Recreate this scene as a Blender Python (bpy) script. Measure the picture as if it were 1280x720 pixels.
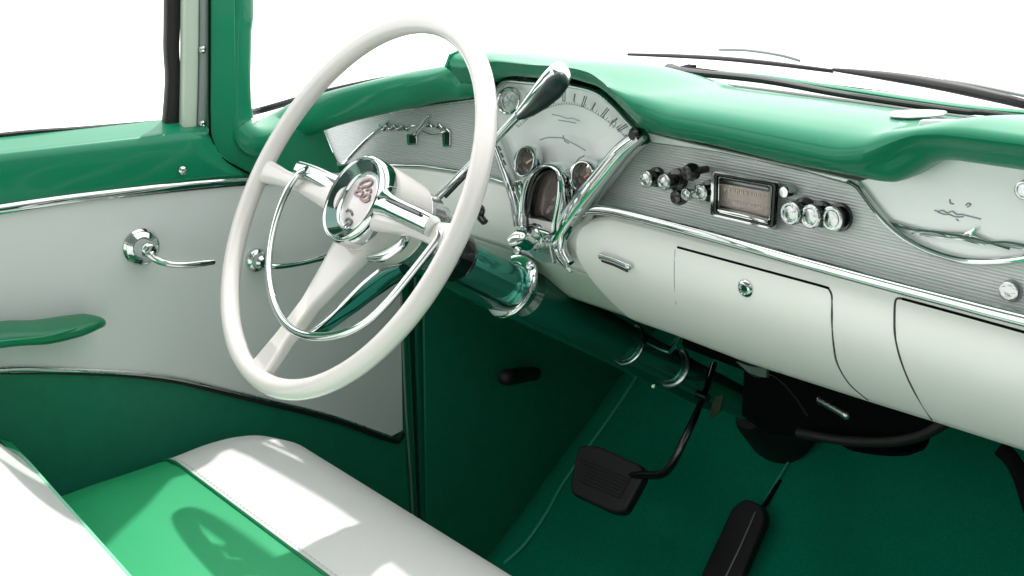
import bpy, bmesh, math, random
from mathutils import Vector, Matrix
import numpy as np
sc = bpy.context.scene
for o in list(bpy.data.objects): bpy.data.objects.remove(o)
random.seed(4)
V = lambda a: Vector([float(q) for q in a])

# ---------------------------------------------------------------- camera, light, world
FPX = 1585.0
pitch, yaw = math.radians(16.5), math.radians(51)
fh = np.array([-math.sin(yaw), math.cos(yaw), 0.0])
RT = np.array([math.cos(yaw), math.sin(yaw), 0.0])
FW = fh*math.cos(pitch)+np.array([0, 0, -math.sin(pitch)])
UP = np.cross(RT, FW)
CP = np.array([0.82, 0.0, 0.95])
cd = bpy.data.cameras.new('camera'); cam = bpy.data.objects.new('camera', cd); sc.collection.objects.link(cam)
cd.sensor_width = 36; cd.lens = FPX/1280*36; cd.clip_start = 0.02; cd.clip_end = 500
M = Matrix(((RT[0], UP[0], -FW[0], CP[0]), (RT[1], UP[1], -FW[1], CP[1]), (RT[2], UP[2], -FW[2], CP[2]), (0, 0, 0, 1)))
cam.matrix_world = M; sc.camera = cam
sc.render.resolution_x = 1024; sc.render.resolution_y = 576

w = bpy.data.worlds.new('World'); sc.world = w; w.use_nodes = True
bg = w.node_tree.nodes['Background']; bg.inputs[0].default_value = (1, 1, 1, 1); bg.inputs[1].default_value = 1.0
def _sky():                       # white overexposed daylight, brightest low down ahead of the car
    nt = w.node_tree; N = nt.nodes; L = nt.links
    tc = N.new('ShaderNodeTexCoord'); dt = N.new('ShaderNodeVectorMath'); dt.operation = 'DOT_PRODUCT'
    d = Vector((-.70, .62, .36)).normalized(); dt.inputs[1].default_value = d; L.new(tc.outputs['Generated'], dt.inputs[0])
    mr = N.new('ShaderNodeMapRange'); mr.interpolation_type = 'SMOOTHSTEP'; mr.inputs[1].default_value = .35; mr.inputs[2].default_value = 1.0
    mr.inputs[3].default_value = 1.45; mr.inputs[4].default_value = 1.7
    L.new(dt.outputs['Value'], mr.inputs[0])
    # the side of the car away from the open view: an unseen dark band added for dark chrome reflections, up to 25 degrees, softer daylight above
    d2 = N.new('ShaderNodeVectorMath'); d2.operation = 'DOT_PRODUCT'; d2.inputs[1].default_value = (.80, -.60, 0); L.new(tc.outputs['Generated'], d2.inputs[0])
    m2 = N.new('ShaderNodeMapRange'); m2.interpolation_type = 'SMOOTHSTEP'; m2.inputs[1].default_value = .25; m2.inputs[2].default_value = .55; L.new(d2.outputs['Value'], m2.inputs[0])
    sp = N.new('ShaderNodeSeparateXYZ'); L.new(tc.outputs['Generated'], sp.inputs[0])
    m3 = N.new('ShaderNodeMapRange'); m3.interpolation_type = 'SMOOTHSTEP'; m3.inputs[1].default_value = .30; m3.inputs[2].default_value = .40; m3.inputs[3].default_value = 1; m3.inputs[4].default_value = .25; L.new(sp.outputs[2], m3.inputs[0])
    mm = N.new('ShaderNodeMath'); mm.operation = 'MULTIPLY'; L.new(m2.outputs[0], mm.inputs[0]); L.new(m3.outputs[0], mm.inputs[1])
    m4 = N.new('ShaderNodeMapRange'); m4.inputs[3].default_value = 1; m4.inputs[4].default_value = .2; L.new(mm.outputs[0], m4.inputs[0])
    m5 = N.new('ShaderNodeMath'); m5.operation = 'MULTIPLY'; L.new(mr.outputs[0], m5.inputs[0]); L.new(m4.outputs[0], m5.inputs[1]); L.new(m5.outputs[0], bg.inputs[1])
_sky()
sd = bpy.data.lights.new('sun', 'SUN'); sd.energy = 2.6; sd.angle = math.radians(1.2); sd.color = (1, .975, .94)
sun = bpy.data.objects.new('sun', sd); sc.collection.objects.link(sun)
sun.rotation_euler = Vector((0.36, -0.50, -1.0)).to_track_quat('-Z', 'Y').to_euler()
sc.view_settings.view_transform = 'Standard'; sc.view_settings.look = 'None'
sc.view_settings.exposure = 0.5; sc.view_settings.gamma = 1.0

# ---------------------------------------------------------------- helpers
def ray(u, v): return FW*FPX + RT*(u-640) + UP*(360-v)
def on(u, v, ax, val):
    d = ray(u, v); return CP + d*((val-CP[ax])/d[ax])
def onp(u, v, p0, n):
    d = ray(u, v); p0 = np.array(p0, float); n = np.array(n, float); return CP + d*(((p0-CP)@n)/(d@n))
def onf(u, v, fn, y0=.95):          # point on the surface Y = fn(X, Z)
    y = y0
    for _ in range(12):
        p = on(u, v, 1, y); y = fn(p[0], p[2])
    return on(u, v, 1, y)
def X_(L, x): return [on(u, v, 0, x) for u, v in L]
def Y_(L, y): return [on(u, v, 1, y) for u, v in L]
def Z_(L, z): return [on(u, v, 2, z) for u, v in L]

def smooth_path(P, n=8, closed=False):
    P = [np.array(p, float) for p in P]; out = []; N = len(P)
    rng = range(N if closed else N-1)
    for i in rng:
        g = (lambda k: P[k % N]) if closed else (lambda k: P[max(0, min(N-1, k))])
        a, b, c, d = g(i-1), g(i), g(i+1), g(i+2)
        for j in range(n):
            t = j/n
            out.append(.5*((2*b)+(c-a)*t+(2*a-5*b+4*c-d)*t*t+(3*b-a-3*c+d)*t**3))
    if not closed: out.append(P[-1])
    return out

def mesh_obj(name, bm, mat, parent=None, smooth=True, bevel=0, sub=0, solid=0, ang=35):
    bmesh.ops.recalc_face_normals(bm, faces=bm.faces)
    me = bpy.data.meshes.new(name); bm.to_mesh(me); bm.free()
    o = bpy.data.objects.new(name, me); sc.collection.objects.link(o)
    if mat: me.materials.append(mat)
    if smooth:
        for p in me.polygons: p.use_smooth = True
        try: me.set_sharp_from_angle(angle=math.radians(ang))
        except Exception: pass
    if solid:
        m = o.modifiers.new('s', 'SOLIDIFY'); m.thickness = abs(solid); m.offset = -1 if solid > 0 else 1
    if bevel:
        m = o.modifiers.new('b', 'BEVEL'); m.width = bevel; m.segments = 3; m.limit_method = 'ANGLE'; m.angle_limit = math.radians(40)
        m.harden_normals = False
    if sub:
        m = o.modifiers.new('u', 'SUBSURF'); m.levels = sub; m.render_levels = sub
    if parent: o.parent = parent
    return o

def thing(name, label, cat, loc, group=None):
    o = bpy.data.objects.new(name, None); sc.collection.objects.link(o)
    o.empty_display_size = .05
    o['label'] = label; o['category'] = cat
    if group: o['group'] = group
    o['_loc'] = [float(q) for q in loc]
    return o
def tag(o, label, cat, group=None):
    o['label'] = label; o['category'] = cat
    if group: o['group'] = group
    return o
def place(o):
    """moves a thing's origin to its base; its parts stay where they are"""
    L = Vector(o['_loc']); del o['_loc']
    o.location = L
    for c in [c for c in bpy.data.objects if c.parent == o]:
        c.location = c.location - L

def bm_loft(bm, rings, closed=True, cap=True):
    R = [[bm.verts.new(V(p)) for p in r] for r in rings]
    n = len(R[0])
    for a, b in zip(R[:-1], R[1:]):
        for i in range(n if closed else n-1):
            j = (i+1) % n
            bm.faces.new((a[i], a[j], b[j], b[i]))
    if cap and closed:
        bm.faces.new(R[0][::-1]); bm.faces.new(R[-1])
    return R

def frames(path, up, closed=False):
    N = len(path); out = []
    up = np.array(up, float)
    for i in range(N):
        if closed: t = path[(i+1) % N]-path[i-1]
        else: t = path[min(N-1, i+1)]-path[max(0, i-1)]
        t = t/np.linalg.norm(t)
        s = np.cross(t, up)
        if np.linalg.norm(s) < 1e-4: s = np.cross(t, np.array([.3, .9, .1]))
        s /= np.linalg.norm(s); q = np.cross(s, t); out.append((t, s, q))
    return out

def lerp(L, t):
    if not isinstance(L, (list, tuple)): return L
    x = t*(len(L)-1); i = min(int(x), len(L)-2); return L[i]+(L[i+1]-L[i])*(x-i)

def sweep(bm, path, wd, ht, up=(0, 0, 1), n=12, pw=2.0, closed=False, round_end=False):
    """section of half-width wd (across) and half-height ht (along up); pw>2 gives a squarer section"""
    path = [np.array(p, float) for p in path]
    fr = frames(path, up, closed); rings = []; N = len(path)
    for i, (p, (t, s, q)) in enumerate(zip(path, fr)):
        k = i/max(1, N-1); a = lerp(wd, k); b = lerp(ht, k); ring = []
        for j in range(n):
            th = 2*math.pi*(j+.5)/n; c, d = math.cos(th), math.sin(th)
            ring.append(p+s*a*math.copysign(abs(c)**(2/pw), c)+q*b*math.copysign(abs(d)**(2/pw), d))
        rings.append(ring)
    if round_end and not closed:
        def capr(r, p, t, sgn, a):
            out = []
            for f in (.45, .8, .97):
                out.append([p+(x-p)*math.sqrt(1-f*f)+t*sgn*a*f for x in r])
            return out
        a0 = min(lerp(wd, 0), lerp(ht, 0)); a1 = min(lerp(wd, 1), lerp(ht, 1))
        rings = capr(rings[0], path[0], fr[0][0], -1, a0)[::-1]+rings+capr(rings[-1], path[-1], fr[-1][0], 1, a1)
    if closed: rings.append(rings[0])
    if closed:
        R = [[bm.verts.new(V(p)) for p in r] for r in rings[:-1]]; R.append(R[0])
        for a, b in zip(R[:-1], R[1:]):
            for i in range(n):
                j = (i+1) % n; bm.faces.new((a[i], a[j], b[j], b[i]))
    else: bm_loft(bm, rings)
def bar(name, path, wd, ht, mat, parent, up=(0, 0, 1), n=12, pw=2.0, closed=False, sm=6, round_end=False, **k):
    bm = bmesh.new()
    if sm: path = smooth_path(path, sm, closed)
    sweep(bm, path, wd, ht, up, n, pw, closed, round_end)
    return mesh_obj(name, bm, mat, parent, **k)

def bm_lathe(bm, c, axis, prof, n=32, sx=1.0, side=None):
    """prof: list of (radius, height along axis); sx squashes across `side`"""
    c = np.array(c, float); ax = np.array(axis, float); ax /= np.linalg.norm(ax)
    h = np.array([0, 0, 1.]) if abs(ax[2]) < .9 else np.array([1., 0, 0])
    if side is not None: h = np.array(side, float)
    a = np.cross(ax, h); a /= np.linalg.norm(a); b = np.cross(a, ax)
    R = []
    for r, z in prof:
        R.append([c+ax*z+(a*math.cos(2*math.pi*i/n)+b*math.sin(2*math.pi*i/n)*sx)*max(r, 1e-5) for i in range(n)])
    bm_loft(bm, R)
def lathe(name, c, axis, prof, mat, parent, n=32, **k):
    sx = k.pop('sx', 1.0); side = k.pop('side', None)
    bm = bmesh.new(); bm_lathe(bm, c, axis, prof, n, sx, side); return mesh_obj(name, bm, mat, parent, **k)

def bm_plate(bm, pts, d):
    """flat outline pushed out by vector d (front face = pts + d)"""
    d = np.array(d, float)
    A = [bm.verts.new(V(p)) for p in pts]; B = [bm.verts.new(V(np.array(p)+d)) for p in pts]
    bm.faces.new(A); bm.faces.new(B[::-1]); n = len(A)
    for i in range(n): bm.faces.new((A[i], A[(i+1) % n], B[(i+1) % n], B[i]))
def plate(name, pts, d, mat, parent, **k):
    bm = bmesh.new(); bm_plate(bm, pts, d); return mesh_obj(name, bm, mat, parent, **k)
def gridsurf(name, rows, mat, parent, **k):
    bm = bmesh.new(); bm_loft(bm, rows, closed=False); return mesh_obj(name, bm, mat, parent, **k)
def roundpoly(pts, r=.3, n=5):
    """rounds the corners of an outline"""
    P = [np.array(p, float) for p in pts]; out = []; N = len(P)
    for i in range(N):
        a, b, c = P[i-1], P[i], P[(i+1) % N]
        rr = r if not isinstance(r, (list, tuple)) else r[i]
        la, lc = np.linalg.norm(a-b), np.linalg.norm(c-b)
        q = min(rr, la*.48, lc*.48)
        if q < 1e-6: out.append(b); continue
        s, e = b+(a-b)/la*q, b+(c-b)/lc*q
        for j in range(n+1):
            t = j/n; out.append((1-t)**2*s+2*t*(1-t)*b+t*t*e)
    return out

# ---------------------------------------------------------------- materials
def mat(name, col, rough=.4, metal=0, coat=0, crough=.06, bump=0, bscale=400, var=0, vscale=12, spec=.5, rvar=0, stretch=None, emis=None):
    m = bpy.data.materials.new(name); m.use_nodes = True; nt = m.node_tree; N = nt.nodes; L = nt.links
    b = N['Principled BSDF']
    b.inputs['Base Color'].default_value = (*col, 1); b.inputs['Roughness'].default_value = rough
    b.inputs['Metallic'].default_value = metal; b.inputs['Coat Weight'].default_value = coat
    b.inputs['Coat Roughness'].default_value = crough; b.inputs['Specular IOR Level'].default_value = spec
    if emis: b.inputs['Emission Color'].default_value = (*emis[0], 1); b.inputs['Emission Strength'].default_value = emis[1]
    tc = N.new('ShaderNodeTexCoord'); co = tc.outputs['Object']
    if stretch:
        mp = N.new('ShaderNodeMapping'); mp.inputs['Scale'].default_value = stretch; L.new(co, mp.inputs[0]); co = mp.outputs[0]
    if var:
        n = N.new('ShaderNodeTexNoise'); n.inputs['Scale'].default_value = vscale; n.inputs['Detail'].default_value = 6; L.new(co, n.inputs[0])
        mx = N.new('ShaderNodeMix'); mx.data_type = 'RGBA'
        mx.inputs[6].default_value = tuple(c*(1-var) for c in col)+(1,); mx.inputs[7].default_value = tuple(min(1, c*(1+var)) for c in col)+(1,)
        L.new(n.outputs[0], mx.inputs[0]); L.new(mx.outputs[2], b.inputs['Base Color'])
    if rvar:
        n = N.new('ShaderNodeTexNoise'); n.inputs['Scale'].default_value = 30; n.inputs['Detail'].default_value = 5; L.new(co, n.inputs[0])
        r = N.new('ShaderNodeMapRange'); r.inputs[3].default_value = max(0, rough-rvar); r.inputs[4].default_value = rough+rvar
        L.new(n.outputs[0], r.inputs[0]); L.new(r.outputs[0], b.inputs['Roughness'])
    if bump:
        n = N.new('ShaderNodeTexNoise'); n.inputs['Scale'].default_value = bscale; n.inputs['Detail'].default_value = 4; L.new(co, n.inputs[0])
        bp = N.new('ShaderNodeBump'); bp.inputs['Strength'].default_value = bump; bp.inputs['Distance'].default_value = .001
        L.new(n.outputs[0], bp.inputs['Height']); L.new(bp.outputs[0], b.inputs['Normal'])
    return m
GREEN = mat('green_paint', (.003, .205, .10), .45, coat=.4, crough=.10, spec=.2, bump=.05, bscale=60, var=.06)
GREEN2 = mat('green_column_paint', (.003, .085, .055), .35, metal=0, coat=1, crough=.05, rvar=.05)
DKGREEN = mat('dark_green_board', (.001, .17, .095), .62, bump=.3, bscale=700, var=.18, vscale=60)
CARPET = mat('green_carpet', (.002, .29, .165), .95, bump=1.0, bscale=900, var=.4, vscale=330, spec=.15)
BIND = mat('carpet_binding_cloth', (.06, .50, .32), .7)
GVINYL = mat('green_vinyl', (.018, .36, .14), .45, bump=.35, bscale=1300, var=.05)
GARM = mat('green_armrest', (.003, .16, .065), .38, bump=.1, bscale=900)
WVINYL = mat('white_vinyl', (.74, .74, .73), .42, bump=.35, bscale=1300, var=.02)
IVORY = mat('ivory_paint', (.86, .87, .82), .42, coat=.5, crough=.2, bump=.03, bscale=50, var=.02)
MINT = mat('mint_painted_metal', (.50, .60, .50), .45, coat=.4, crough=.2)
GREYP = mat('grey_door_vinyl', (.66, .69, .685), .5, bump=.3, bscale=1200, var=.03)
WPLAST = mat('ivory_plastic', (.72, .695, .66), .28, coat=.6, crough=.08, var=.02)
CHROME = mat('chrome', (.64, .68, .67), .045, metal=1, rvar=.02, bump=.04, bscale=45)
SATIN = mat('satin_metal', (.62, .64, .64), .28, metal=1, rvar=.06)
GREYM = mat('grey_metal', (.28, .32, .31), .45, metal=.4, rvar=.1, var=.1)
BLACK = mat('black_rubber', (.009, .008, .008), .55, bump=.2, bscale=700)
BLACKG = mat('gloss_black', (.006, .006, .007), .18, coat=.5)
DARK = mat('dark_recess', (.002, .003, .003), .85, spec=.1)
SEAM = mat('seam_shadow_gap', (.05, .055, .05), .8)
DIAL = mat('dial_face', (.82, .86, .85), .35, metal=.1, coat=.6, var=.04, vscale=25)
INK = mat('dial_ink', (.10, .12, .12), .5)
INKL = mat('faded_ink', (.30, .33, .36), .5)
BROWN = mat('brown_gauge_face', (.09, .055, .05), .35, coat=1, crough=.03, var=.5, vscale=140)
AMBER = mat('amber_markings', (.62, .26, .14), .4)
TAN = mat('tan_radio_dial', (.34, .27, .24), .4, coat=1, crough=.04, var=.3, vscale=200)
TANM = mat('pale_dial_marking', (.75, .55, .48), .4)
KNOBM = mat('worn_knob_chrome', (.50, .53, .52), .14, metal=1, rvar=.1, bump=.5, bscale=260)
REDB = mat('maroon_enamel', (.16, .03, .015), .3, coat=1)
MED = mat('silver_medallion', (.62, .58, .57), .3, metal=.2, coat=1, crough=.02)
GVENT = mat('shaded_green_cowl', (.03, .20, .12), .35, coat=.6)

def ribbed(name):
    m = bpy.data.materials.new(name); m.use_nodes = True; nt = m.node_tree; N = nt.nodes; L = nt.links; b = N['Principled BSDF']
    tc = N.new('ShaderNodeTexCoord'); sp = N.new('ShaderNodeSeparateXYZ'); L.new(tc.outputs['Object'], sp.inputs[0])
    ns = N.new('ShaderNodeTexNoise'); ns.inputs['Scale'].default_value = 22; ns.inputs['Detail'].default_value = 3
    mp = N.new('ShaderNodeMapping'); mp.inputs['Scale'].default_value = (1, 1, 12); L.new(tc.outputs['Object'], mp.inputs[0]); L.new(mp.outputs[0], ns.inputs[0])
    ad = N.new('ShaderNodeMath'); ad.operation = 'MULTIPLY_ADD'; ad.inputs[1].default_value = .0022; L.new(ns.outputs[0], ad.inputs[0]); L.new(sp.outputs[2], ad.inputs[2])
    mu = N.new('ShaderNodeMath'); mu.operation = 'MULTIPLY'; mu.inputs[1].default_value = 2*math.pi/.0030; L.new(ad.outputs[0], mu.inputs[0])
    si = N.new('ShaderNodeMath'); si.operation = 'SINE'; L.new(mu.outputs[0], si.inputs[0])
    mr = N.new('ShaderNodeMapRange'); mr.inputs[1].default_value = -1; mr.inputs[2].default_value = 1; L.new(si.outputs[0], mr.inputs[0])
    cr = N.new('ShaderNodeMix'); cr.data_type = 'RGBA'; cr.inputs[6].default_value = (.46, .48, .48, 1); cr.inputs[7].default_value = (.57, .60, .60, 1)
    L.new(mr.outputs[0], cr.inputs[0]); L.new(cr.outputs[2], b.inputs['Base Color'])
    bp = N.new('ShaderNodeBump'); bp.inputs['Distance'].default_value = .0005; bp.inputs['Strength'].default_value = .6
    L.new(mr.outputs[0], bp.inputs['Height']); L.new(bp.outputs[0], b.inputs['Normal'])
    b.inputs['Metallic'].default_value = .35; b.inputs['Roughness'].default_value = .42
    return m
RIB = ribbed('ribbed_grey_metal')
def glass():
    m = bpy.data.materials.new('window_glass'); m.use_nodes = True; nt = m.node_tree; N = nt.nodes; L = nt.links
    N.remove(N['Principled BSDF']); out = N['Material Output']
    t = N.new('ShaderNodeBsdfTransparent'); t.inputs[0].default_value = (.995, 1, .998, 1)
    g = N.new('ShaderNodeBsdfGlossy'); g.inputs['Roughness'].default_value = .01
    mx = N.new('ShaderNodeMixShader'); mx.inputs[0].default_value = .012
    L.new(t.outputs[0], mx.inputs[1]); L.new(g.outputs[0], mx.inputs[2]); L.new(mx.outputs[0], out.inputs[0])
    return m
GLASS = glass()

# ================================================================ SETTING: carpet floor
TOE0 = np.array([0, 1.198, -.074]); TOEN = np.array([0, -.648, .762])      # sloping toe board
def toe(u, v, off=0): return onp(u, v, TOE0+TOEN*off, TOEN)
def toez(y): return -.074+.85*(y-1.198)
rows = []
for y, z in [(-.6, -.11), (.6, -.11), (1.10, -.11), (1.155, -.103), (1.20, -.074), (1.3, toez(1.3)), (1.45, toez(1.45)), (1.60, toez(1.60)), (1.66, toez(1.66))]:
    rows.append([(x, y, z+.10*max(0, 1-((x-.02)/.2)**2)*(1 if y < 1.25 else .4)) if abs(x-.02) < .2 else (x, y, z) for x in np.linspace(-.70, .74, 37)])
bm = bmesh.new(); bm_loft(bm, rows, closed=False)
fl = mesh_obj('floor', bm, CARPET, None, solid=.012); fl['kind'] = 'structure'

# ================================================================ CAR BODY
body = thing('cabin_shell', 'green painted pillar, windshield surround, kick panel and cowl around the cabin', 'car interior', (-.74, .8, -.1))
# A-pillar and the rail it turns into under the windshield
def Yp(u, v, y): return on(u, v, 1, y)
pil = [np.array([-.745, .79, 1.22]), on(286, -30, 0, -.745), on(285, 40, 0, -.745), on(284, 100, 0, -.745), on(286, 140, 0, -.744), on(294, 164, 0, -.738), on(318, 176, 0, -.725),
       Yp(350, 159, .86), Yp(400, 141, .89), Yp(450, 127, .91), Yp(520, 111, .93), Yp(575, 102, .94), Yp(620, 98, .96)]
bar('pillar', pil, [.0235]*4+[.024, .024, .0215, .018, .0165, .016, .016, .016, .016], [.034, .034, .034, .034, .034, .031, .027, .024, .023, .022, .022], GREEN, body, up=(-1, -.25, .0), n=24, pw=2.6, sm=10)
# outer dark line: gap between door and pillar
gap = X_([(262, -330), (262, 60), (262, 150), (265, 175), (277, 196), (300, 211), (322, 221)], -.699)
bar('door_gap', gap, .0016, .0016, DARK, body, up=(1, 0, 0), n=8)
# inner windshield gasket at left
gs = X_([(303, -330), (301, 60), (298, 132)], -.752)+[on(302, 141, 0, -.75), Yp(325, 138, .87), Yp(400, 117, .92), Yp(480, 100, .96), Yp(545, 92, .99)]
bar('gasket', gs, .0048, .0048, BLACK, body, up=(1, 0, 0), n=10, sm=6)
# cowl side / hinge pillar under the rail
plate('hinge_pillar', X_([(262, -330), (290, -330), (296, 150), (330, 172), (403, 157), (425, 212), (440, 240), (470, 300), (503, 345), (510, 345), (512, 420), (522, 640), (530, 900), (514, 900), (506, 425), (480, 300), (330, 222), (300, 212), (275, 197), (263, 172)], -.712), (-.03, 0, 0), GREEN, body, bevel=.002)
# kick panel
kp = X_([(528, 250), (900, 250), (860, 430), (800, 480), (750, 545), (700, 605), (640, 700), (600, 760), (536, 900)], -.685)
plate('kick_panel', kp, (-.02, 0, 0), DKGREEN, body, bevel=.002)
bar('kick_panel_edge', X_([(522, 345), (524, 450), (529, 620), (533, 760)], -.69), .007, .003, GREEN2, body, up=(1, 0, 0), n=12, sm=4)
bar('weather_strip', X_([(501, 340), (503, 418), (508, 522), (515, 625), (520, 760)], -.698), .0016, .002, GREYM, body, up=(1, 0, 0), n=10, sm=4)
# carpet edge at kick panel
bar('carpet_binding', [toe(u, v, .015) for u, v in [(630, 704), (654, 682), (680, 646), (704, 604), (730, 566), (762, 522), (790, 480), (800, 462)]], .0028, .0022, BIND, body, up=(0, -.6, .8), n=8)
# firewall
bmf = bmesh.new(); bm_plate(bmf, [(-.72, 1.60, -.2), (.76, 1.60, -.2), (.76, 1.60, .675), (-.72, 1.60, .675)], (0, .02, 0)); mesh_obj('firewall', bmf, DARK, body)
# under-dash shelf: closes the space between dash and cowl
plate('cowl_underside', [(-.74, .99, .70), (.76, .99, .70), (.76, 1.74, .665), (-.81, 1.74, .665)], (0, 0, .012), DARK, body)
# cowl and hood outside the windshield
def row(y, z, a=-.76, b=1.1, n=24, crown=.012): return [(x, y, z+crown*(1-((x-.05)/.8)**2)) for x in np.linspace(a, b, n)]
gridsurf('cowl_panel', [row(1.135, .745, -.6), row(1.20, .738, -.62), row(1.30, .728, -.68), row(1.42, .715, -.72)], mat('pale_cowl_paint', (.34, .36, .36), .3, coat=.5), body, solid=.004)
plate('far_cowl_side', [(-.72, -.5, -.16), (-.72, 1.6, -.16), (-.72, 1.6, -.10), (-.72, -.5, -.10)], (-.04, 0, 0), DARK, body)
# roof with its headliner, door jamb behind the shut line
bmr = bmesh.new(); bm_loft(bmr, [[(x, y, z-.05*abs(x)**2) for x in np.linspace(-.72, .76, 15)] for y, z in [(-.70, 1.14), (-.5, 1.19), (-.1, 1.21), (.2, 1.20), (.38, 1.17), (.44, 1.14)]], closed=False)
mesh_obj('roof', bmr, mat('grey_headliner', (.30, .33, .31), .8, bump=.4, bscale=500), body, solid=.03)
plate('door_jamb', [(-.735, .93, -.2), (-.735, 1.3, -.2), (-.735, 1.3, .60), (-.735, .93, .60)], (-.01, 0, 0), DKGREEN, body)
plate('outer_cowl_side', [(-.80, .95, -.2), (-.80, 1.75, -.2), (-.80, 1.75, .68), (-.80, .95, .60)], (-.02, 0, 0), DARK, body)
# passenger side wall and rear wall below the windows (out of frame, they close the cabin)
plate('passenger_side_wall', [(.78, -.6, -.12), (.78, 1.6, -.12), (.78, 1.6, .66), (.78, -.6, .66)], (.05, 0, 0), DKGREEN, body)
plate('rear_wall', [(-.76, -.62, -.12), (.80, -.62, -.12), (.80, -.62, .66), (-.76, -.62, .66)], (0, -.05, 0), DKGREEN, body)

# ================================================================ DASHBOARD
dash = thing('dashboard', 'green topped dashboard with fan shaped gauges, ribbed grey fascia and ivory lower panel', 'dashboard', (0, .95, .47))
def curve(L, y):
    P = [on(u, v, 1, y) for u, v in L]; P.sort(key=lambda p: p[0]); return [p[0] for p in P], [p[2] for p in P]
def sst(a, b, x):
    t = max(0, min(1, (x-a)/(b-a))); return t*t*(3-2*t)
XE = .78
LIP = curve([(590, 110), (606, 102), (622, 97), (640, 95), (671, 98), (713, 98), (749, 109), (765, 122), (787, 145), (805, 163), (840, 172), (890, 181), (981, 204), (1067, 220), (1100, 228), (1116, 229), (1135, 221), (1150, 211), (1165, 203), (1185, 200), (1280, 214)], .935)
LIN = curve([(590, 98), (606, 91), (631, 87), (671, 91), (700, 92), (730, 95), (748, 100), (763, 112), (780, 130), (800, 150), (836, 167), (890, 177), (981, 197), (1050, 212), (1080, 211), (1100, 205), (1121, 194), (1149, 184), (1180, 183), (1280, 196)], .918)
def zc(C, x): return float(np.interp(x, C[0], C[1]))
def hood(x):
    d = sst(-.50, -.44, x)*(1-sst(-.235, -.10, x)); p = sst(.17, .275, x); return d, p
rows = [[] for _ in range(11)]
for x in np.linspace(-.424, XE, 150):
    d, p = hood(x); h = max(d, p)
    zl, zi = zc(LIP, x), zc(LIN, x)
    pts = [(.985, zl+.004), (.945, zl-.001), (.935, zl), (.926, (zl*1.2+zi*.8)/2), (.920, zi-.001), (.917, zi+.002),
           (.903, zi+.012), (.910, min(zi+.028, .773+.014*h)), (.934, .770+.024*h), (1.01, .773+.014*h-.022*(1-sst(-.44, -.34, x))), (1.115, .764+.013*h-.03*(1-sst(-.44, -.36, x)))]
    for r, (y, z) in zip(rows, pts): r.append((x, y, z))
rows.append([(x, y+.006, z-.04) for x, y, z in rows[-1]])
top = gridsurf('top_pad', rows, GREEN, dash, sub=1, ang=80)
# visor's left end cap
plate('top_pad_end', [(-.4241, y, z) for (_, y, z) in [r[0] for r in rows]][::-1], (.004, 0, 0), GREEN, dash, smooth=False)
# left dash top, under the windshield corner
gridsurf('left_top_pad', [[on(u, v, 1, y) for u, v in L] for y, L in [(.93, [(425, 140), (500, 118), (560, 107), (606, 100)]), (.97, [(405, 130), (480, 110), (540, 98), (640, 90)]), (1.06, [(400, 122), (480, 105), (540, 96), (650, 86)])]], GREEN, dash, solid=.006)
# strip in the windshield base, defroster outlet
bar('windshield_gasket', [on(u, v, 1, 1.128) for u, v in [(836, 84), (860, 90), (954, 100), (1060, 119), (1200, 139), (1300, 150)]]+[np.array([.74, 1.128, .757])], [.009, .008, .006, .004, .003, .003], [.005, .004, .003, .0025], BLACK, dash, up=(0, 0, 1), n=8)
bar('green_cowl_edge', [on(u, v, 1, 1.15) for u, v in [(890, 92), (954, 97), (1060, 113), (1200, 134), (1300, 143)]], .006, .0035, GREEN, dash, n=8)
dv = [on(u, v, 2, .7735) for u, v in [(1114, 143), (1120, 139.5), (1150, 138), (1176, 139), (1182, 141), (1172, 144.5), (1140, 147), (1118, 146)]]
df = bar('defroster_outlet', dv, .0012, .0010, SATIN, dash, closed=True, n=8, sm=5)
plate('slot', dv, (0, 0, .0008), GVENT, df)

# --- fascia plane Y = .96
FY = .96
def F(L, off=0): return [on(u, v, 1, FY-off) for u, v in L]
# structural fascia behind everything (closes it)
plate('fascia', [(-.70, .975, .60), (.78, .975, .60), (.78, .975, .765), (.20, .975, .765), (.10, .975, .735), (-.09, .975, .735), (-.17, .975, .755), (-.43, .975, .760), (-.70, .975, .70)], (0, .012, 0), GREYM, dash)
# left ribbed panel
LP = F([(402, 158), (470, 140), (540, 130), (605, 122), (640, 130), (652, 236), (610, 223), (560, 214), (527, 210), (460, 209), (425, 211)])
plate('left_fascia_panel', LP, (0, .010, 0), RIB, dash, bevel=.001)
bar('fascia_trim', F([(402, 160), (408, 178), (416, 198), (425, 211)], .003), .0022, .0022, CHROME, dash, up=(0, -1, 0), n=10)
bar('fascia_trim', F([(425, 211), (440, 210), (480, 208), (527, 209), (560, 213), (610, 222), (650, 236)], .004), .0034, .003, CHROME, dash, up=(0, -1, 0), n=10)
bar('fascia_trim', F([(425, 209), (440, 192), (462, 170), (486, 152)], .002), [.0022, .002, .0008], .0015, CHROME, dash, up=(0, -1, 0), n=8)
bar('fascia_trim', F([(486, 141), (540, 132), (600, 124)], .003), .002, .002, SATIN, dash, up=(0, -1, 0), n=8)
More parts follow.
